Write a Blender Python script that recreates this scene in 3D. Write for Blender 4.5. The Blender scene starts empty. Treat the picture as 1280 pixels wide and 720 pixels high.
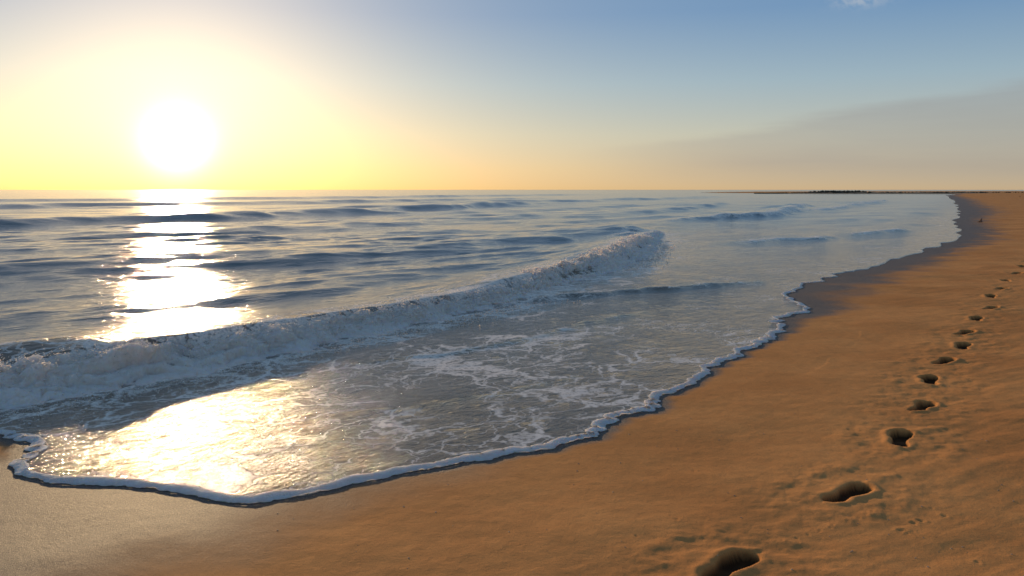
import bpy, math, random
import numpy as np
from mathutils import Vector
random.seed(4); rng=np.random.default_rng(7)
S=bpy.context.scene
# ------------------------------------------------------------------ noise
perm=rng.permutation(512).astype(np.int64)
ga=rng.random(512)*2*np.pi; gx=np.cos(ga); gy=np.sin(ga)
def pn(x,y,seed=0):
    x=x+seed*17.31; y=y-seed*9.77
    xi=np.floor(x).astype(np.int64); yi=np.floor(y).astype(np.int64)
    xf=x-xi; yf=y-yi
    def g(ix,iy,fx,fy):
        h=perm[(perm[ix&511]+iy)&511]
        return gx[h]*fx+gy[h]*fy
    u=xf*xf*xf*(xf*(xf*6-15)+10); v=yf*yf*yf*(yf*(yf*6-15)+10)
    a=g(xi,yi,xf,yf); b=g(xi+1,yi,xf-1,yf); c=g(xi,yi+1,xf,yf-1); d=g(xi+1,yi+1,xf-1,yf-1)
    return (a+(b-a)*u)+((c+(d-c)*u)-(a+(b-a)*u))*v
def fbm(x,y,o=4,seed=0):
    r=0;a=1.0
    for i in range(o):
        r=r+a*pn(x,y,seed+i*3); x=x*2.03; y=y*2.03; a*=0.5
    return r
def ss(a,b,x):
    t=np.clip((x-a)/(b-a),0,1); return t*t*(3-2*t)
# ------------------------------------------------------------------ curves
def hermite(pts,sub):
    P=np.array(pts,float); n=len(P)
    L=np.concatenate([[0],np.cumsum(np.linalg.norm(np.diff(P,axis=0),axis=1))])
    T=np.zeros_like(P)
    for i in range(n):
        if i==0: T[i]=(P[1]-P[0])/(L[1]-L[0])
        elif i==n-1: T[i]=(P[-1]-P[-2])/(L[-1]-L[-2])
        else:
            d0=(P[i]-P[i-1])/(L[i]-L[i-1]); d1=(P[i+1]-P[i])/(L[i+1]-L[i])
            w=(L[i+1]-L[i])/(L[i+1]-L[i-1]); T[i]=d0*w+d1*(1-w)
    out=[]
    for i in range(n-1):
        h=L[i+1]-L[i]
        for k in range(sub):
            t=k/sub
            out.append((2*t**3-3*t**2+1)*P[i]+(t**3-2*t**2+t)*h*T[i]+(-2*t**3+3*t**2)*P[i+1]+(t**3-t**2)*h*T[i+1])
    out.append(P[-1]); return np.array(out)
def field(X,Y,C):
    L=np.concatenate([[0],np.cumsum(np.linalg.norm(np.diff(C,axis=0),axis=1))])
    best=np.full(X.shape,1e18); sg=np.zeros(X.shape); al=np.zeros(X.shape)
    for i in range(len(C)-1):
        ax,ay=C[i]; bx,by=C[i+1]; dx=bx-ax; dy=by-ay; l2=dx*dx+dy*dy
        t=np.clip(((X-ax)*dx+(Y-ay)*dy)/l2,0,1)
        ex=X-(ax+t*dx); ey=Y-(ay+t*dy); q=ex*ex+ey*ey
        m=q<best
        best=np.where(m,q,best); sg=np.where(m,dx*(Y-ay)-dy*(X-ax),sg); al=np.where(m,L[i]+t*math.sqrt(l2),al)
    return np.sqrt(best)*np.where(sg>=0,1,-1),al
def inside(X,Y,C):
    r=np.zeros(X.shape,bool)
    for i in range(len(C)):
        ax,ay=C[i-1]; bx,by=C[i]
        if ay==by: continue
        c=((ay>Y)!=(by>Y))&(X<(bx-ax)*(Y-ay)/(by-ay)+ax)
        r^=c
    return r
edge_pts=[(-30,-12),(-14,-3),(-9,0.8),(-6,2.9),(-4.3,4.0),(-3.4,4.5),(-2.805,4.40),(-2.50,4.19),(-2.37,3.86),(-2.139,3.70),(-1.819,3.65),(-1.446,3.538),
(-1.139,3.465),(-.857,3.585),(-.632,3.733),(-.315,3.95),(0,4.09),(.252,4.22),(.438,4.40),(.586,4.705),(.859,4.927),(.961,5.21),
(1.207,5.51),(1.513,6.08),(1.929,6.675),(2.274,7.13),(2.614,7.83),(2.75,8.31),(3.22,8.86),(3.48,10.04),(4.2,11.4),(5.0,12.5),(6.1,13.8),(7.97,16.3),
(11.8,21.5),(19.8,35.7),(35.7,64.5),(57,104),(100,185),(128,240),(122,275),(95,300),(80,335),(110,400),(300,520),(1500,900)]
def wiggle(C):
    T=np.gradient(C,axis=0); T/=np.linalg.norm(T,axis=1)[:,None]; N=np.stack([-T[:,1],T[:,0]],1)
    L=np.concatenate([[0],np.cumsum(np.linalg.norm(np.diff(C,axis=0),axis=1))])
    sc=np.clip(C[:,1]/5,0.8,6)
    n=0.065*sc*fbm(L*2.6/sc,L*0+3.3,4,5)
    return C+N*n[:,None]
E_d=wiggle(hermite(edge_pts,12)); E_c=E_d[::4]
if not np.allclose(E_c[-1],E_d[-1]): E_c=np.vstack([E_c,E_d[-1]])
close=[(3000,900),(3000,-300),(-30,-300)]
def edge_distance(X,Y):
    d,_=field(X,Y,E_c); d=np.abs(d)
    ins=inside(X,Y,np.vstack([E_c,close]))
    d=np.where(ins,-d,d)
    m=np.abs(d)<0.7
    dd,_=field(X[m],Y[m],E_d); dd=np.abs(dd); ii=inside(X[m],Y[m],np.vstack([E_d,close]))
    d[m]=np.where(ii,-dd,dd)
    return d
# ------------------------------------------------------------------ shared radial terrain grid (finer close by)
rs=[1.0]
while rs[-1]<6000:
    r=rs[-1]; rs.append(r+0.55*(0.008+0.0025*r+0.0002*r*r))
rs=np.array(rs)
an=np.concatenate([np.linspace(-85,-39,70,endpoint=False),np.linspace(-39,39,900),np.linspace(39,85,71)[1:]])
an=np.radians(an)
R,A=np.meshgrid(rs,an,indexing='ij')
GX=(R*np.sin(A)).ravel(); GY=(R*np.cos(A)).ravel()
DR=np.gradient(rs)[:,None].repeat(len(an),1).ravel()
nr,na=R.shape
D=edge_distance(GX,GY)
def grid_mesh(name,z,keep,attrs,mat):
    idx=np.arange(nr*na).reshape(nr,na)
    q=np.stack([idx[:-1,:-1],idx[:-1,1:],idx[1:,1:],idx[1:,:-1]],-1).reshape(-1,4)[:, ::-1]
    q=q[keep[q].any(axis=1)]
    u,inv=np.unique(q.ravel(),return_inverse=True)
    co=np.stack([GX[u],GY[u],z[u]],1)
    return raw_mesh(name,co,inv.reshape(-1,4),{k:v[u] for k,v in attrs.items()},mat)
def raw_mesh(name,co,q,attrs,mat):
    me=bpy.data.meshes.new(name)
    me.vertices.add(len(co)); me.vertices.foreach_set('co',co.astype(np.float32).ravel())
    me.loops.add(q.size); me.loops.foreach_set('vertex_index',q.astype(np.int32).ravel())
    n=len(q); k=q.shape[1]
    me.polygons.add(n); me.polygons.foreach_set('loop_start',(np.arange(n)*k).astype(np.int32))
    me.polygons.foreach_set('use_smooth',np.ones(n,bool))
    me.update(calc_edges=True); me.validate()
    for a,v in attrs.items():
        at=me.attributes.new(a,'FLOAT','POINT'); at.data.foreach_set('value',v.astype(np.float32))
    me.materials.append(mat)
    ob=bpy.data.objects.new(name,me); S.collection.objects.link(ob); return ob
# ------------------------------------------------------------------ material helpers
class NT:
    def __init__(s,tree): s.t=tree; tree.nodes.clear()
    def n(s,ty,**k):
        nd=s.t.nodes.new(ty)
        for a,b in k.items(): setattr(nd,a,b)
        return nd
    def l(s,a,b): s.t.links.new(a,b)
    def put(s,sock,v):
        if isinstance(v,bpy.types.NodeSocket): s.l(v,sock)
        else: sock.default_value=v
    def m(s,op,a,b=None,c=None,clamp=False):
        nd=s.n('ShaderNodeMath',operation=op,use_clamp=clamp)
        s.put(nd.inputs[0],a)
        if b is not None: s.put(nd.inputs[1],b)
        if c is not None: s.put(nd.inputs[2],c)
        return nd.outputs[0]
    def mix(s,f,a,b,bt='MIX'):
        nd=s.n('ShaderNodeMix',data_type='RGBA',blend_type=bt)
        s.put(nd.inputs[0],f); s.put(nd.inputs[6],a); s.put(nd.inputs[7],b); return nd.outputs[2]
    def sm(s,a,b,v):
        nd=s.n('ShaderNodeMapRange',interpolation_type='SMOOTHSTEP'); s.put(nd.inputs[0],v)
        s.put(nd.inputs[1],a); s.put(nd.inputs[2],b); return nd.outputs[0]
    def attr(s,name): return s.n('ShaderNodeAttribute',attribute_name=name).outputs['Fac']
    def noise(s,vec,scale,detail=3,rough=.5,dist=0):
        nd=s.n('ShaderNodeTexNoise'); s.put(nd.inputs['Vector'],vec)
        nd.inputs['Scale'].default_value=scale; nd.inputs['Detail'].default_value=detail
        nd.inputs['Roughness'].default_value=rough; nd.inputs['Distortion'].default_value=dist
        return nd
    def map(s,vec,rot=(0,0,0),sc=(1,1,1)):
        nd=s.n('ShaderNodeMapping'); s.put(nd.inputs[0],vec); nd.inputs[2].default_value=rot; nd.inputs[3].default_value=sc; return nd.outputs[0]
    def ramp(s,f,els,interp='LINEAR'):
        nd=s.n('ShaderNodeValToRGB'); s.put(nd.inputs[0],f); cr=nd.color_ramp; cr.interpolation=interp
        while len(cr.elements)<len(els): cr.elements.new(0.5)
        for e,(p,c) in zip(cr.elements,els): e.position=p; e.color=(*c,1)
        return nd.outputs[0]
def newmat(name):
    m=bpy.data.materials.new(name); m.use_nodes=True; return m,NT(m.node_tree)
SHORE=math.radians(-42)
# sand
msand,t=newmat('sand')
out=t.n('ShaderNodeOutputMaterial'); b=t.n('ShaderNodeBsdfPrincipled'); t.l(b.outputs[0],out.inputs[0])
oc=t.n('ShaderNodeTexCoord').outputs['Object']
wet=t.attr('wet'); pshade=t.attr('print_shade')
big=t.noise(oc,0.9,4,.55).outputs[0]; fine=t.noise(oc,260,2,.7).outputs[0]; mid=t.noise(oc,14,5,.6).outputs[0]; grain=t.noise(oc,130,3,.8).outputs[0]
c=t.mix(t.sm(.3,.7,big),(.48,.198,.060,1),(.61,.272,.088,1))
c=t.mix(t.m('MULTIPLY',t.sm(.35,.75,mid),.35),c,(.41,.165,.052,1))
c=t.mix(t.m('MULTIPLY',t.sm(.52,.68,fine),.5),c,(.20,.095,.040,1))
c=t.mix(t.m('MULTIPLY',t.sm(.56,.70,grain),.35),c,(.24,.11,.045,1))
c=t.mix(t.m('MULTIPLY',pshade,.97),c,(.028,.014,.008,1))  # footprint hollows: shadow painted into the sand colour
wc=t.mix(t.sm(.45,.62,grain),(.040,.042,.048,1),(.20,.16,.125,1))  # dark wet sand, with grain glitter painted in as pale flecks
c=t.mix(t.m('MULTIPLY',wet,.94),c,wc)
t.l(c,b.inputs['Base Color'])
t.put(b.inputs['Roughness'],t.m('MULTIPLY_ADD',wet,-.30,.95))
t.put(b.inputs['Specular IOR Level'],t.m('MULTIPLY_ADD',wet,.12,.05))
h=t.m('MULTIPLY',fine,t.m('MULTIPLY_ADD',wet,.004,.0018))
h=t.m('MULTIPLY_ADD',t.noise(oc,70,4,.65).outputs[0],.0028,h)
h=t.m('MULTIPLY_ADD',t.noise(oc,9,4,.55).outputs[0],.006,h)
bp=t.n('ShaderNodeBump'); bp.inputs['Distance'].default_value=1; bp.inputs['Strength'].default_value=.8; t.l(h,bp.inputs['Height']); t.l(bp.outputs[0],b.inputs['Normal'])
# water
mwat,t=newmat('sea_water')
out=t.n('ShaderNodeOutputMaterial'); b=t.n('ShaderNodeBsdfPrincipled')
oc=t.n('ShaderNodeTexCoord').outputs['Object']
dep=t.attr('depth'); fo=t.attr('foam'); rg=t.attr('rough')
c=t.mix(dep,(.14,.105,.072,1),(.07,.098,.11,1)); t.l(c,b.inputs['Base Color'])
b.inputs['IOR'].default_value=1.33
t.put(b.inputs['Roughness'],rg)
al=t.map(oc,(0,0,SHORE),(1,1,1))
al=t.map(al,(0,0,0),(1,2.0,1))
h=t.m('MULTIPLY',t.noise(al,2.6,4,.55,.3).outputs[0],.028)
h=t.m('MULTIPLY_ADD',t.noise(al,11,4,.65,.4).outputs[0],t.m('MULTIPLY_ADD',dep,-.005,.016),h)
h=t.m('MULTIPLY_ADD',t.noise(oc,60,3,.65,.2).outputs[0],t.m('MULTIPLY_ADD',dep,-.003,.0058),h)
bp=t.n('ShaderNodeBump'); bp.inputs['Distance'].default_value=1
t.put(bp.inputs['Strength'],t.m('MULTIPLY_ADD',dep,-.22,1.0)); t.l(h,bp.inputs['Height']); t.l(bp.outputs[0],b.inputs['Normal'])
la=t.map(t.map(oc,(0,0,SHORE),(1,1,1)),(0,0,0),(1.0,1.6,1))
wv=t.noise(oc,2.2,4,.6)
vv=t.n('ShaderNodeVectorMath',operation='MULTIPLY_ADD'); t.l(wv.outputs['Color'],vv.inputs[0]); vv.inputs[1].default_value=(.9,.9,0); t.l(la,vv.inputs[2])
def lace(sc):
    vo=t.n('ShaderNodeTexVoronoi',feature='DISTANCE_TO_EDGE'); t.l(vv.outputs[0],vo.inputs['Vector']); vo.inputs['Scale'].default_value=sc; return vo.outputs['Distance']
thr=t.m('MULTIPLY',t.m('SUBTRACT',t.m('MULTIPLY_ADD',t.noise(oc,1.1,3,.6).outputs[0],1.3,fo),1.0),.22)
l1=t.m('SUBTRACT',1.0,t.sm(0.0,.05,t.m('SUBTRACT',lace(1.6),thr)))
l2=t.m('SUBTRACT',1.0,t.sm(0.0,.05,t.m('SUBTRACT',lace(5.0),thr)))
fm=t.m('MAXIMUM',t.m('MULTIPLY',l1,.9),t.m('MULTIPLY',l2,.7))
fm=t.m('MULTIPLY',fm,t.sm(.02,.25,fo))
fm=t.m('MULTIPLY',fm,t.sm(.25,.55,t.noise(oc,30,3,.6).outputs[0]))
fm=t.m('MAXIMUM',fm,t.sm(.75,1.0,fo),clamp=True)
f=t.n('ShaderNodeBsdfDiffuse'); f.inputs[0].default_value=(.86,.77,.69,1)
mx=t.n('ShaderNodeMixShader'); t.l(t.m('MULTIPLY',fm,.85),mx.inputs[0]); t.l(b.outputs[0],mx.inputs[1]); t.l(f.outputs[0],mx.inputs[2]); t.l(mx.outputs[0],out.inputs[0])
# foam
mfoam,t=newmat('sea_foam')
out=t.n('ShaderNodeOutputMaterial'); oc=t.n('ShaderNodeTexCoord').outputs['Object']
d1=t.n('ShaderNodeBsdfPrincipled'); d2=t.n('ShaderNodeBsdfTranslucent'); gl=t.n('ShaderNodeBsdfPrincipled')
n1=t.noise(oc,22,5,.65).outputs[0]
bp=t.n('ShaderNodeBump'); bp.inputs['Distance'].default_value=.02; bp.inputs['Strength'].default_value=.6; t.l(t.noise(oc,45,5,.7).outputs[0],bp.inputs['Height'])
c=t.mix(t.sm(.35,.65,n1),(.88,.80,.75,1),(.98,.95,.92,1))
t.l(c,d1.inputs['Base Color']); t.l(bp.outputs[0],d1.inputs['Normal']); d1.inputs['Roughness'].default_value=.7; d1.inputs['Specular IOR Level'].default_value=.2
d1.inputs['Subsurface Weight'].default_value=1.0; d1.inputs['Subsurface Radius'].default_value=(1,.80,.6); d1.inputs['Subsurface Scale'].default_value=.08
d2.inputs[0].default_value=(1,.88,.72,1); t.l(bp.outputs[0],d2.inputs['Normal'])
m1=t.n('ShaderNodeMixShader'); m1.inputs[0].default_value=.42; t.l(d1.outputs[0],m1.inputs[1]); t.l(d2.outputs[0],m1.inputs[2])
gl.inputs['Base Color'].default_value=(.17,.13,.09,1); gl.inputs['Roughness'].default_value=.15; gl.inputs['IOR'].default_value=1.33; t.l(bp.outputs[0],gl.inputs['Normal'])
m2=t.n('ShaderNodeMixShader'); cov=t.attr('cover')
t.l(t.sm(.34,.60,t.m('ADD',t.m('MULTIPLY_ADD',t.noise(oc,6,6,.7).outputs[0],1.3,-.65),cov)),m2.inputs[0]); t.l(gl.outputs[0],m2.inputs[1]); t.l(m1.outputs[0],m2.inputs[2]); t.l(m2.outputs[0],out.inputs[0])
def plain(name,c1,c2,sc,r=.9):
    m,t=newmat(name); out=t.n('ShaderNodeOutputMaterial'); b=t.n('ShaderNodeBsdfPrincipled'); t.l(b.outputs[0],out.inputs[0])
    oc=t.n('ShaderNodeTexCoord').outputs['Object']
    t.l(t.mix(t.sm(.3,.7,t.noise(oc,sc,4,.6).outputs[0]),(*c1,1),(*c2,1)),b.inputs['Base Color']); b.inputs['Roughness'].default_value=r; return m
# ------------------------------------------------------------------ beach
L=np.maximum(-D,0)
zs=np.where(D>0,-0.03*D,0.5*(1-np.exp(-.045*L/.5)))
rmp=ss(0.02,0.8,L)
zs+=rmp*(0.018*fbm(GX*.7,GY*.7,3,11)+0.0045*fbm(GX*2.6+GY*.8,GY*2.2,3,23)*np.clip(1-DR*3,0,1))
zs+=ss(6,25,L)*0.10*fbm(GX*.12,GY*.12,4,31)
zs+=ss(.05,.3,L)*0.0014*fbm(GX*14,GY*14,3,41)*np.clip(1-DR*12,0,1)
# wind-blown streaks on the dry upper beach
wa=math.radians(62); ua=GX*math.sin(wa)+GY*math.cos(wa); va=GX*math.cos(wa)-GY*math.sin(wa)
zs+=ss(.6,1.9,L)*.0055*fbm(ua*1.6,va*7,3,47)*np.clip(1-DR*8,0,1)
steps=[(.747,2.73),(1.423,3.43),(2.02,4.15),(2.436,4.795),(2.86,5.47),(3.25,6.06),(3.73,6.62),(4.06,7.22),(4.6,7.93),(5.13,8.62),(5.69,9.52),(6.2,10.2),(6.9,11.2),(7.6,12.1),(8.4,13.2),(9.1,14.2),(10,15.4),(10.8,16.6),(.1,2.1),(-.5,1.4)]
print_shade=np.zeros_like(GX)
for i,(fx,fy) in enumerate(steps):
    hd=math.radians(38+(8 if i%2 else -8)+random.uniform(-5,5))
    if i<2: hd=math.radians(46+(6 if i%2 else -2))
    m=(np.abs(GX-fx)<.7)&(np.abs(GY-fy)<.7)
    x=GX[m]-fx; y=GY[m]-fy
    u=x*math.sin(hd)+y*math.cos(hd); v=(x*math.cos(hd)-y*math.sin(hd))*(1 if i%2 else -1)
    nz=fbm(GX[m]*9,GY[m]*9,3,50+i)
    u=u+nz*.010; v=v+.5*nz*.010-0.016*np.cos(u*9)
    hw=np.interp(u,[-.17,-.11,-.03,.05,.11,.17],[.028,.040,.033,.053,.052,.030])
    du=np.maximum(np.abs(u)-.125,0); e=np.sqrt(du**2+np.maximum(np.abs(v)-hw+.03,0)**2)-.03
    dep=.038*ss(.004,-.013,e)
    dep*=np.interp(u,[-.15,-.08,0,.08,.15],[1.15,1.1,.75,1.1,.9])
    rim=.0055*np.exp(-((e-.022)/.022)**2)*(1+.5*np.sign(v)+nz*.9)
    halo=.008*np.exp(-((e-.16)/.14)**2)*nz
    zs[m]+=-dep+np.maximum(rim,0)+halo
    print_shade[m]=np.maximum(print_shade[m],ss(.003,-.008,e)*(.98+.15*nz))  # mask for the painted shade inside each footprint
print_shade=np.clip(print_shade,0,1)
pits=[(1.0+.05*k+random.uniform(-.02,.02),2.95+.028*k,.007) for k in range(11)]
for cx,cy in [(1.62,3.12),(1.50,3.02)]:
    pits+= [(cx+random.gauss(0,.04),cy+random.gauss(0,.03),random.uniform(.006,.011)) for _ in range(4)]
pits+=[(random.uniform(.2,5),random.uniform(2.4,6),random.uniform(.004,.009)) for _ in range(70)]
for px,py,pr in pits:
    m=(np.abs(GX-px)<.1)&(np.abs(GY-py)<.1)
    q=np.hypot(GX[m]-px,GY[m]-py)
    zs[m]+=rmp[m]*(-.45*pr*np.exp(-(q/pr)**2)+.15*pr*np.exp(-((q-1.8*pr)/(pr*.7))**2))
ln=fbm(GX*1.3,GY*1.3,4,70)
side=((GX+1.37)*(3.36-2.8)-(GY-2.8)*(-.87+1.37))/math.hypot(.5,.56)
w1=ss(.35,-.30,side+.22*ln)
bw=.13+1.1*ss(7.0,11,GY)+2.0*ss(15,60,GY)
w2=ss(1,0.25,L/bw+.35*ln)
wet=np.clip(np.maximum(w1*ss(4.2,3.9,GY)*(GX<0.5),w2),0,1); wet=np.maximum(wet,(GX<-3.0)*ss(-3.0,-4,GX))
beach=grid_mesh('sand_beach',zs,D<0.5,{'wet':wet,'print_shade':print_shade},msand)
# ------------------------------------------------------------------ sea
zw=.010*np.tanh(D/.018)
bk=np.array([(-16,-5),(-10,-.3),(-6.2,2.6),(-4.4,4.2),(-3.31,5.19),(-2.605,5.94),(-1.72,7.21),(-1.125,8.07),(-.365,9.16),(.686,11.48),(1.65,13.8),(2.88,18.07),(4.19,23.4),(4.9,26.5)])
BK=hermite(bk,5)
sB,aB=field(GX,GY,BK)
LB=np.concatenate([[0],np.cumsum(np.linalg.norm(np.diff(BK,axis=0),axis=1))])
iB=np.arange(len(bk))*5
Hk=np.array([.18,.20,.22,.22,.22,.20,.18,.16,.17,.19,.21,.24,.13,0.0])
def HB(a): return np.interp(a,LB[iB],Hk)
HH=HB(aB)
scB=np.clip(HH/.25,.5,1.6)
prof=np.where(sB<.36*scB, ss(0.0,.36,sB/scB), np.exp(-((sB/scB-.36)/1.0)**2*.9))
endf=ss(0,1.5,LB[-1]-aB)
off=ss(-.1,.9,sB)*endf
off=np.maximum(off,ss(6,20,D)*ss(-2,1,sB))
off=np.maximum(off,ss(20,40,GY)*.9)
ramp=ss(0.05,1.6,D)
zw+=HH*prof*endf*ramp*.93
foam=np.zeros_like(GX)
foam=np.maximum(foam,endf*(HH>0.02)*(np.exp(-np.maximum(-sB,0)/.8)*(sB<0)+np.exp(-np.maximum(sB-.2,0)/.6)*(sB>=0)*.95)*.84)
swl=[
 ([(-60,-8),(-34,8),(-18,28.2),(-10,42),(-5.4,54),(0,70),(6,90)],.42,1.1,4.0,0),
 ([(-16,2),(-10.5,8.5),(-7.5,11.8),(-4.9,14.6),(-3.2,16.7),(0,20.8),(4.2,26.6),(7,32)],.13,.55,1.6,0),
 ([(-9,4.5),(-6.4,7.6),(-4.65,9.2),(-3.2,10.1),(-2.0,11.8),(-.8,14)],.06,.32,1.0,0),
 ([(-20,17),(-12,22),(-7,27),(-2,35),(3,44)],.15,.7,2.2,0),
 ([(-13,6),(-9.3,11),(-6,14.8),(-3.6,18.5),(-1.5,22)],.08,.4,1.2,0),
 ([(-60,40),(-35,60),(-15,85),(10,130)],.36,1.6,6,0),
 ([(-80,70),(-40,105),(-10,150),(30,220)],.45,2.5,9,0),
 ([(-20,60),(0,80),(20,110),(45,160)],.30,1.6,5,0),
 ([(4,30),(8,35),(11.6,38.7),(16,47),(21,58.9),(26,70)],.28,.5,2.0,1.2),
 ([(0,36),(6,44),(14,60),(22,85)],.25,.8,3.0,0),
 ([(5.4,19.3),(6.3,20.5),(8.1,21.7),(9.4,23)],.07,.25,.8,1.1),
 ([(9.6,23.2),(10.6,24.2),(12.2,25.8),(13.2,27)],.07,.25,.8,1.1),
 ([(2.2,20.5),(3.0,22.5),(4.4,27)],.12,.3,1.0,.6),
 ([(14,44),(20,52),(28,66)],.18,.5,1.5,1.1),
 ([(24,60),(34,76),(46,100)],.22,.7,2.5,1.1),
 ([(-.3,9.0),(.39,9.8),(1.69,10.6),(3.32,11.48),(4.5,12.3)],.055,.10,1.4,.45),
 ([(-1.9,6.0),(-1.1,6.3),(-.2,6.9),(.8,8.2),(1.9,9.3)],.018,.09,.7,.35),
 ([(-2.6,4.9),(-1.6,4.75),(-.8,4.9),(0.0,5.4),(.9,6.3)],.014,.07,.6,.3),
]
for pts,H,wf,wb,ff in swl:
    C=hermite(pts,4); s,a=field(GX,GY,C)
    Lc=np.linalg.norm(np.diff(C,axis=0),axis=1).sum()
    s=s+wf*1.2*fbm(GX*.35/wf*.5,GY*.35/wf*.5,3,int(H*1000))
    e=ss(0,.22*Lc,a)*ss(0,.22*Lc,Lc-a)*(.75+.5*pn(a/(wf*6),a*0+H*40,9))
    p=np.where(s<0,np.exp(-(s/wf)**2),np.exp(-(s/wb)**2))*e
    zw+=H*p*ramp
    if ff: foam=np.maximum(foam,ff*e*np.exp(-((s+.1*wf)/(wf*.9))**2)*(.9+.5*pn(a/wf*1.5,s/wf*2,12)))
wavec=0
for i in range(52):
    lam=.28*(26**(i/51.0)); th=math.radians(-50)+rng.normal(0,.30); k=2*np.pi/lam
    kx,ky=k*math.cos(th),k*math.sin(th)
    a=.0042*lam**.75
    vis=ss(2.2,5,lam/DR)
    wavec=wavec+a*vis*np.sin(kx*GX+ky*GY+rng.random()*6.28+1.2*pn(GX/lam*.25,GY/lam*.25,i))
grp=.55+.8*np.clip(fbm(GX*.18,GY*.18,3,90)+.3,0,1)
amp=.16*ss(.1,1.5,D)+.76*off
zw+=wavec*grp*amp*ramp
zw+=.0035*fbm(GX*5,GY*5,3,95)*ss(.05,.5,D)*np.clip(1-DR*8,0,1)
swz=ss(.6,-.2,sB)*ss(9.5,7.0,GY)
foam=np.maximum(foam,swz*(.35+.28*fbm(GX*.9,GY*.9,3,99)))
foam=np.maximum(foam,.42*ss(.16,.0,D)*(D>0)*(GY<12))
foam=np.maximum(foam,.22*ss(3,0,D)*(GY>=9)*(GY<40))
depth=ss(.2,3.5,D)*(.35+.65*off)
rough=.06+.02*off+.06*ss(12,80,GY)
sea=grid_mesh('sea_water',zw,D>-.06,{'depth':depth,'foam':np.clip(foam,0,1),'rough':rough},mwat)
# ------------------------------------------------------------------ breaking wave foam roll
def resample(C,step):
    L=np.concatenate([[0],np.cumsum(np.linalg.norm(np.diff(C,axis=0),axis=1))]); o=[]; a=0.0
    while a<L[-1]:
        x=np.interp(a,L,C[:,0]); y=np.interp(a,L,C[:,1]); o.append((x,y,a)); a+=step(math.hypot(x,y))
    return np.array(o)
Cb=resample(BK,lambda r:max(.008,.0014*r))
TT=np.gradient(Cb[:,:2],axis=0); TT/=np.linalg.norm(TT,axis=1)[:,None]; NN=np.stack([-TT[:,1],TT[:,0]],1)
nv=150; v=np.linspace(0,1,nv)
kv=[0,.08,.2,.32,.45,.58,.7,.82,1]
cs=np.interp(v,kv,[-.42,-.30,-.17,-.05,.08,.20,.32,.48,.95])
cz=np.interp(v,kv,[-.15,.07,.22,.42,.74,.98,1.02,.92,.38])
k=np.ones(9)/9; cs=np.convolve(np.pad(cs,4,'edge'),k,'valid'); cz=np.convolve(np.pad(cz,4,'edge'),k,'valid')
Hc=HB(Cb[:,2]); sc=np.clip(Hc/.22,.35,1.5)
U=Cb[:,2][:,None]+0*v; V=np.cumsum(np.r_[0,np.hypot(np.diff(cs),np.diff(cz)*.25)])[None,:]*sc[:,None]
ds=np.gradient(cs); dz=np.gradient(cz)*.25; nl=np.hypot(ds,dz); ns=-dz/nl; nzv=ds/nl
env=np.clip(np.sin(v*np.pi),0,1)**.6
WU=U+.06*fbm(U*4,V*4,2,170); WV=V+.06*fbm(U*4,V*4,2,171)
big=fbm(U*1.3,V*2,2,120); p1=np.abs(pn(WU*3.0,WV*5,130)); p2=np.abs(pn(WU*9,WV*11,133)); p3=np.abs(pn(WU*23,WV*24,136)); p4=np.abs(pn(WU*50,WV*50,139))
toe=np.exp(-((v[None,:]-.15)/.15)**2)*.20*fbm(U*3,V*0+9,4,180)
disp=((.08*big+.17*(p1-.12)+.07*(p2-.1)+.030*p3+.014*p4))*env*sc[:,None]
hmod=(.84+.45*pn(U*.55,U*0,150)+.36*pn(U*1.9,U*0+4,151)+.20*pn(U*6,U*0+4,152))
soff=cs[None,:]*sc[:,None]+ns[None,:]*disp+.14*fbm(U*.8,U*0+2,3,160)*sc[:,None]-toe
zz=cz[None,:]*Hc[:,None]*hmod+nzv[None,:]*disp*.8-.01
X=Cb[:,0][:,None]+NN[:,0][:,None]*soff; Y=Cb[:,1][:,None]+NN[:,1][:,None]*soff
n0=len(Cb); idx=np.arange(n0*nv).reshape(n0,nv)
q=np.stack([idx[:-1,:-1],idx[1:,:-1],idx[1:,1:],idx[:-1,1:]],-1).reshape(-1,4)
cover=np.clip(.84-.40*ss(.74,1,v)[None,:]+.42*big - .30*ss(8,13,Y)*np.exp(-((v[None,:]-.36)/.13)**2)+1.2*(p1-.12)+.6*(p2-.12),0,1)
BX,BY,BZ,BC=X,Y,zz,cover
raw_mesh('breaking_wave',np.stack([X.ravel(),Y.ravel(),zz.ravel()],1),q,{'cover':cover.ravel()},mfoam)
# fine froth and droplets thrown around the roll
ph=(1+5**.5)/2
ico=np.array([(-1,ph,0),(1,ph,0),(-1,-ph,0),(1,-ph,0),(0,-1,ph),(0,1,ph),(0,-1,-ph),(0,1,-ph),(ph,0,-1),(ph,0,1),(-ph,0,-1),(-ph,0,1)])/1.9
icf=np.array([(0,11,5),(0,5,1),(0,1,7),(0,7,10),(0,10,11),(1,5,9),(5,11,4),(11,10,2),(10,7,6),(7,1,8),(3,9,4),(3,4,2),(3,2,6),(3,6,8),(3,8,9),(4,9,5),(2,4,11),(6,2,10),(8,6,7),(9,8,1)])
NB=42000
vis_i=np.where((Cb[:,0]>-5.5)&(Cb[:,1]<21))[0]
ii=rng.choice(vis_i,NB); jj=np.clip((rng.beta(3.0,1.9,NB)*.85*nv).astype(int),3,nv-1)
dist=np.hypot(BX[ii,jj],BY[ii,jj]); cl=BC[ii,jj]
kind=rng.random(NB)
size=np.where(kind<.55,rng.uniform(.003,.008,NB),rng.uniform(.0012,.0035,NB))*np.clip(dist/7,.8,1.5)
up=np.where(kind<.55,rng.uniform(-.3,.6,NB)*size,np.abs(rng.normal(0,.036,NB)))
cx=BX[ii,jj]+rng.normal(0,.015,NB); cy=BY[ii,jj]+rng.normal(0,.015,NB); cz_=BZ[ii,jj]+up
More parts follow.
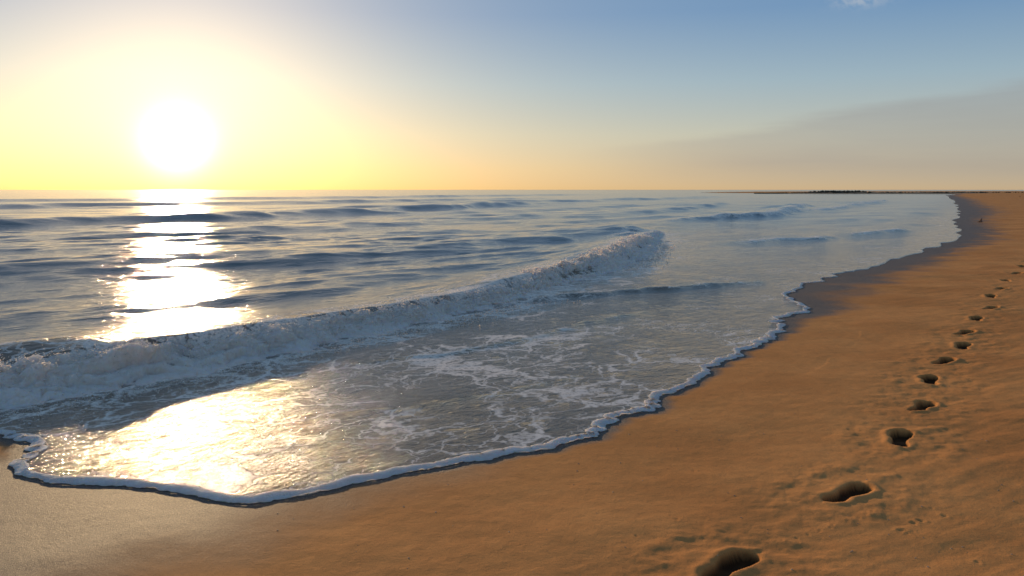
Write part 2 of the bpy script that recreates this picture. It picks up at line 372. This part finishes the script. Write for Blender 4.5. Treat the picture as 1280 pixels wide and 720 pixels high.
low=(rng.random(NB)<.12)
lo_=np.abs(rng.normal(0,.16,NB))
cx=np.where(low,BX[ii,3]-NN[ii,0]*lo_,cx); cy=np.where(low,BY[ii,3]-NN[ii,1]*lo_,cy); cz_=np.where(low,.014,cz_)
kp=(cl>.45)|low; cx,cy,cz_,size=cx[kp],cy[kp],cz_[kp],size[kp]; n=len(cx)
jit=rng.uniform(.6,1.35,(n,12,1)); ax=rng.uniform(.7,1.5,(n,1,3)); ax[:,:,2]*=.7
P=ico[None]*jit*ax*size[:,None,None]+np.stack([cx,cy,cz_],1)[:,None,:]
Fq=(icf[None]+(np.arange(n)*12)[:,None,None]).reshape(-1,3)
raw_mesh('sea_spray',P.reshape(-1,3),Fq,{'cover':np.ones(n*12)*1.4},mfoam)
# ------------------------------------------------------------------ foam lip on the swash edge
near=E_d[(E_d[:,1]>0)&(E_d[:,1]<13)&(E_d[:,0]<5)]
Ce=resample(near,lambda r:max(.006,.0014*r))
TT=np.gradient(Ce[:,:2],axis=0); TT/=np.linalg.norm(TT,axis=1)[:,None]; NN=np.stack([-TT[:,1],TT[:,0]],1)
ne=16; ph=np.linspace(0,np.pi,ne)
a=Ce[:,2]
thin=ss(12.5,9.5,Ce[:,1])
w=(.032+.024*fbm(a*3,a*0,4,200)+.014*pn(a*22,a*0,201))*(.3+.7*thin); w=np.clip(w,.008,.08)
hh=np.clip(.0065+.006*fbm(a*5,a*0+2,4,210),.004,.02)*(.3+.7*thin)
so=-np.cos(ph)[None,:]*w[:,None]+.020; zo=np.sin(ph)[None,:]*hh[:,None]
bn=fbm(a[:,None]*30+0*ph,ph[None,:]*1.3+a[:,None]*0,3,220)*.006
X=Ce[:,0][:,None]+NN[:,0][:,None]*(so+bn); Y=Ce[:,1][:,None]+NN[:,1][:,None]*(so+bn)
Z=zo+np.abs(bn)*.8+.003+.009*ss(0,.05,so)
n0=len(Ce); idx=np.arange(n0*ne).reshape(n0,ne)
q=np.stack([idx[:-1,:-1],idx[1:,:-1],idx[1:,1:],idx[:-1,1:]],-1).reshape(-1,4)
raw_mesh('sea_foam',np.stack([X.ravel(),Y.ravel(),Z.ravel()],1),q,{'cover':np.ones(n0*ne)*1.3},mfoam)
# ------------------------------------------------------------------ headland
mveg=plain('headland_scrub',(.04,.038,.024),(.085,.07,.045),.25)
hp=hermite([(80,262),(90,262),(104,262),(125,258),(150,235),(160,205),(180,180),(230,160),(330,160)],30)
TT=np.gradient(hp,axis=0); TT/=np.linalg.norm(TT,axis=1)[:,None]; NN=np.stack([-TT[:,1],TT[:,0]],1)
a=np.linspace(0,1,len(hp))*300; nh=24; pv=np.linspace(-1,1,nh)
wd=(8+10*ss(0,80,a)); hgt=(.05+.40*ss(0,90,a)+.55*ss(150,300,a))*(1+.25*fbm(a*.06,a*0,3,300))
so=pv[None,:]*wd[:,None]; Z=(1-pv[None,:]**2)*hgt[:,None]*(1+.5*fbm(a[:,None]*.3+0*pv,pv[None,:]*3+0*a[:,None],3,310))-.02
X=hp[:,0][:,None]+NN[:,0][:,None]*so; Y=hp[:,1][:,None]+NN[:,1][:,None]*so
idx=np.arange(len(hp)*nh).reshape(len(hp),nh)
q=np.stack([idx[:-1,:-1],idx[1:,:-1],idx[1:,1:],idx[:-1,1:]],-1).reshape(-1,4)[:,::-1]
raw_mesh('headland',np.stack([X.ravel(),Y.ravel(),Z.ravel()],1),q,{},mveg)
def obj(name,V,F,mat,parent=None):
    me=bpy.data.meshes.new(name); me.from_pydata(V,[],F); me.materials.append(mat); ob=bpy.data.objects.new(name,me); S.collection.objects.link(ob); ob.parent=parent; return ob
V=[];F=[]
for i in range(3200):
    j=int(rng.random()**.9*(len(hp)-1)); dens=.35+.65*(pn(np.array([j*.11]),np.array([3.]),320)[0]>0)
    if rng.random()>dens: continue
    o=rng.normal(0,.4)*wd[j]*.5; x=hp[j,0]+NN[j,0]*o; y=hp[j,1]+NN[j,1]*o; z=hgt[j]*(1-min(1,(o/wd[j])**2))
    s=rng.uniform(.08,.26)*(1+1.3*(abs(x-107)<9)*(pn(np.array([x*.4]),np.array([1.]),5)[0]>-.15)); n=len(V)
    for kk in range(4):
        aa=rng.random()*6.28; V+= [(x+s*1.6*math.cos(aa),y+s*math.sin(aa),z-.05),(x-s*1.6*math.cos(aa),y-s*math.sin(aa),z-.05),(x+rng.normal(0,.4)*s,y,z+s*rng.uniform(.7,1.4))]
        F.append((n+3*kk,n+3*kk+1,n+3*kk+2))
obj('shrub_thicket',V,F,mveg)
mgr=plain('dune_grass',(.07,.065,.03),(.12,.10,.05),3)
V=[];F=[]
for i in range(9000):
    t_=rng.random(); x=68+t_*110+rng.normal(0,3); y=92+t_*95+rng.normal(0,5)-abs(rng.normal(0,8))*.3
    z=.42; n=len(V); hgt_=rng.uniform(.08,.3)
    aa=rng.random()*3.14; w_=.05
    V+= [(x-w_*math.cos(aa),y-w_*math.sin(aa),z),(x+w_*math.cos(aa),y+w_*math.sin(aa),z),(x+rng.normal(0,.1),y+rng.normal(0,.1),z+hgt_)]; F.append((n,n+1,n+2))
obj('dune_grass',V,F,mgr)
def ground_z(x,y):
    i=np.argmin((GX-x)**2+(GY-y)**2); return float(zs[i])
mdw=plain('driftwood',(.14,.07,.04),(.24,.12,.07),20)
V=[];F=[]; gx0,gy0=18.9,32.4; g0=ground_z(gx0,gy0); ns_=12; q_=.55
prof=[(-.03,.17,0,0),(.04,.14,0,0),(.10,.10,.01,0),(.17,.085,.03,.01),(.24,.06,.06,.01),(.29,.03,.09,.02)]
for z,r,ox,oy in prof:
    for k_ in range(ns_):
        aa=k_/ns_*6.283; rr=q_*r*(1+.35*math.sin(aa*3+z*6)*(1 if z<.1 else .3)+random.uniform(-.08,.08)); V.append((gx0+q_*ox+rr*math.cos(aa),gy0+q_*oy+rr*math.sin(aa),g0+q_*z))
for i in range(len(prof)-1):
    for k_ in range(ns_): F.append((i*ns_+k_,i*ns_+(k_+1)%ns_,(i+1)*ns_+(k_+1)%ns_,(i+1)*ns_+k_))
F.append(tuple(range((len(prof)-1)*ns_,len(prof)*ns_)))
obj('driftwood_stump',V,F,mdw)
mpb=plain('pebble',(.16,.10,.07),(.45,.30,.20),40,.6)
V=[];F=[]
land=np.where((D<-.15)&(GY>2.3)&(GY<12)&(GX>-1)&(GX<8)&(print_shade<.01))[0]
for j in rng.choice(land,200):
    s=rng.uniform(.001,.0035); x,y,z=GX[j],GY[j],zs[j]; n=len(V); a0=rng.random()*6
    for k_ in range(6): V.append((x+s*1.3*math.cos(a0+k_*1.047)*rng.uniform(.8,1.2),y+s*math.sin(a0+k_*1.047)*rng.uniform(.8,1.2),z))
    for k_ in range(6): V.append((x+.7*s*math.cos(a0+k_*1.047),y+.6*s*math.sin(a0+k_*1.047),z+s*.8))
    for k_ in range(6): F.append((n+k_,n+(k_+1)%6,n+6+(k_+1)%6,n+6+k_))
    F.append(tuple(n+6+k_ for k_ in range(6)))
obj('pebbles',V,F,mpb)
# ------------------------------------------------------------------ sky and sun
AZ=math.radians(-22.6); EL=math.radians(3.2); ELL=math.radians(8)
def direction(el): return Vector((math.sin(AZ)*math.cos(el),math.cos(AZ)*math.cos(el),math.sin(el)))
SD=direction(EL); SL=direction(ELL)
w=bpy.data.worlds.new('World'); S.world=w; w.use_nodes=True; t=NT(w.node_tree)
out=t.n('ShaderNodeOutputWorld'); tc=t.n('ShaderNodeTexCoord').outputs['Generated']
sky=t.n('ShaderNodeTexSky',sky_type='NISHITA'); sky.sun_disc=False; sky.sun_elevation=ELL; sky.sun_rotation=AZ; sky.dust_density=1.5
sx=t.n('ShaderNodeSeparateXYZ'); t.l(tc,sx.inputs[0])
z=t.m('MAXIMUM',sx.outputs[2],0.0)
g=t.ramp(t.m('POWER',z,.5),[(0,(.50,.37,.23)),(.16,(.49,.42,.30)),(.26,(.42,.44,.39)),(.36,(.27,.38,.46)),(.46,(.125,.25,.435)),(.7,(.12,.23,.39)),(1,(.11,.20,.34))])
dp=t.n('ShaderNodeVectorMath',operation='DOT_PRODUCT'); t.l(tc,dp.inputs[0]); dp.inputs[1].default_value=SD
ang=t.m('MULTIPLY',t.m('ARCCOSINE',t.m('MINIMUM',dp.outputs['Value'],.9999999)),57.2958)
def scal(col,f): 
    nd=t.n('ShaderNodeVectorMath',operation='SCALE'); nd.inputs[0].default_value=col; t.l(f,nd.inputs[3]); return nd.outputs[0]
def add(a,b):
    nd=t.n('ShaderNodeVectorMath',operation='ADD'); t.l(a,nd.inputs[0]); t.l(b,nd.inputs[1]); return nd.outputs[0]
e1=t.m('EXPONENT',t.m('DIVIDE',t.m('POWER',ang,1.6),-1.6))
e2=t.m('EXPONENT',t.m('DIVIDE',ang,-2.8)); e3=t.m('EXPONENT',t.m('DIVIDE',ang,-10.0))
e4=t.m('MULTIPLY',t.m('EXPONENT',t.m('DIVIDE',ang,-18.0)),t.m('EXPONENT',t.m('MULTIPLY',z,-20.0)))
az=t.m('MULTIPLY',t.m('ARCTAN2',sx.outputs[0],sx.outputs[1]),57.2958); el=t.m('MULTIPLY',t.m('ARCSINE',sx.outputs[2]),57.2958)
cv=t.n('ShaderNodeCombineXYZ'); t.l(az,cv.inputs[0]); t.l(el,cv.inputs[1])
cm=t.map(cv.outputs[0],(0,0,math.radians(-8)),(.05,.45,1)); cn=t.noise(cm,1.0,5,.55,.3).outputs[0]
up=t.m('MULTIPLY_ADD',az,.13,2.2); up=t.m('MULTIPLY_ADD',t.m('SUBTRACT',cn,.5),2.2,up)
cmask=t.m('MULTIPLY',t.m('SUBTRACT',1.0,t.sm(-.5,.35,t.m('SUBTRACT',el,up))),t.m('MULTIPLY',t.sm(2,18,az),t.sm(-.3,1.8,el)))
cmask=t.m('MULTIPLY',cmask,t.m('MULTIPLY_ADD',cn,.8,.35),clamp=True)
pc=t.m('ADD',t.m('POWER',t.m('DIVIDE',t.m('SUBTRACT',az,23.5),1.6),2.0),t.m('POWER',t.m('DIVIDE',t.m('SUBTRACT',el,12.2),.45),2.0))
pcm=t.m('MULTIPLY',t.m('EXPONENT',t.m('MULTIPLY',pc,-1.0)),t.sm(.35,.65,t.noise(cv.outputs[0],1.3,4,.6).outputs[0]))
g=t.mix(t.m('MULTIPLY',cmask,.66),g,(.25,.255,.28,1))
g=t.mix(t.m('MULTIPLY',pcm,.4),g,(.55,.55,.55,1))
ns=t.n('ShaderNodeVectorMath',operation='SCALE'); t.l(sky.outputs[0],ns.inputs[0]); ns.inputs[3].default_value=.015
tot=add(g,ns.outputs[0]); tot=add(tot,scal((3.2,3.0,2.5),e1)); tot=add(tot,scal((.62,.48,.24),e2)); tot=add(tot,scal((.26,.18,.075),e3)); tot=add(tot,scal((.45,.18,-.10),e4))
bg=t.n('ShaderNodeBackground'); t.l(tot,bg.inputs[0]); bg.inputs[1].default_value=1; t.l(bg.outputs[0],out.inputs[0])
ld=bpy.data.lights.new('sun','SUN'); ld.energy=4.3; ld.angle=math.radians(.6); ld.color=(1,.69,.37)
lo=bpy.data.objects.new('sun',ld); S.collection.objects.link(lo); lo.rotation_euler=SL.to_track_quat('Z','Y').to_euler()
# ------------------------------------------------------------------ camera
cd=bpy.data.cameras.new('camera'); co=bpy.data.objects.new('camera',cd); S.collection.objects.link(co); S.camera=co
co.location=(0,0,1.35); co.rotation_euler=(math.radians(90),0,0)
cd.sensor_width=36; cd.lens=28.24; cd.shift_y=-123/1280; cd.clip_end=12000; cd.clip_start=.05
S.view_settings.view_transform='Standard'; S.view_settings.look='None'; S.view_settings.exposure=0
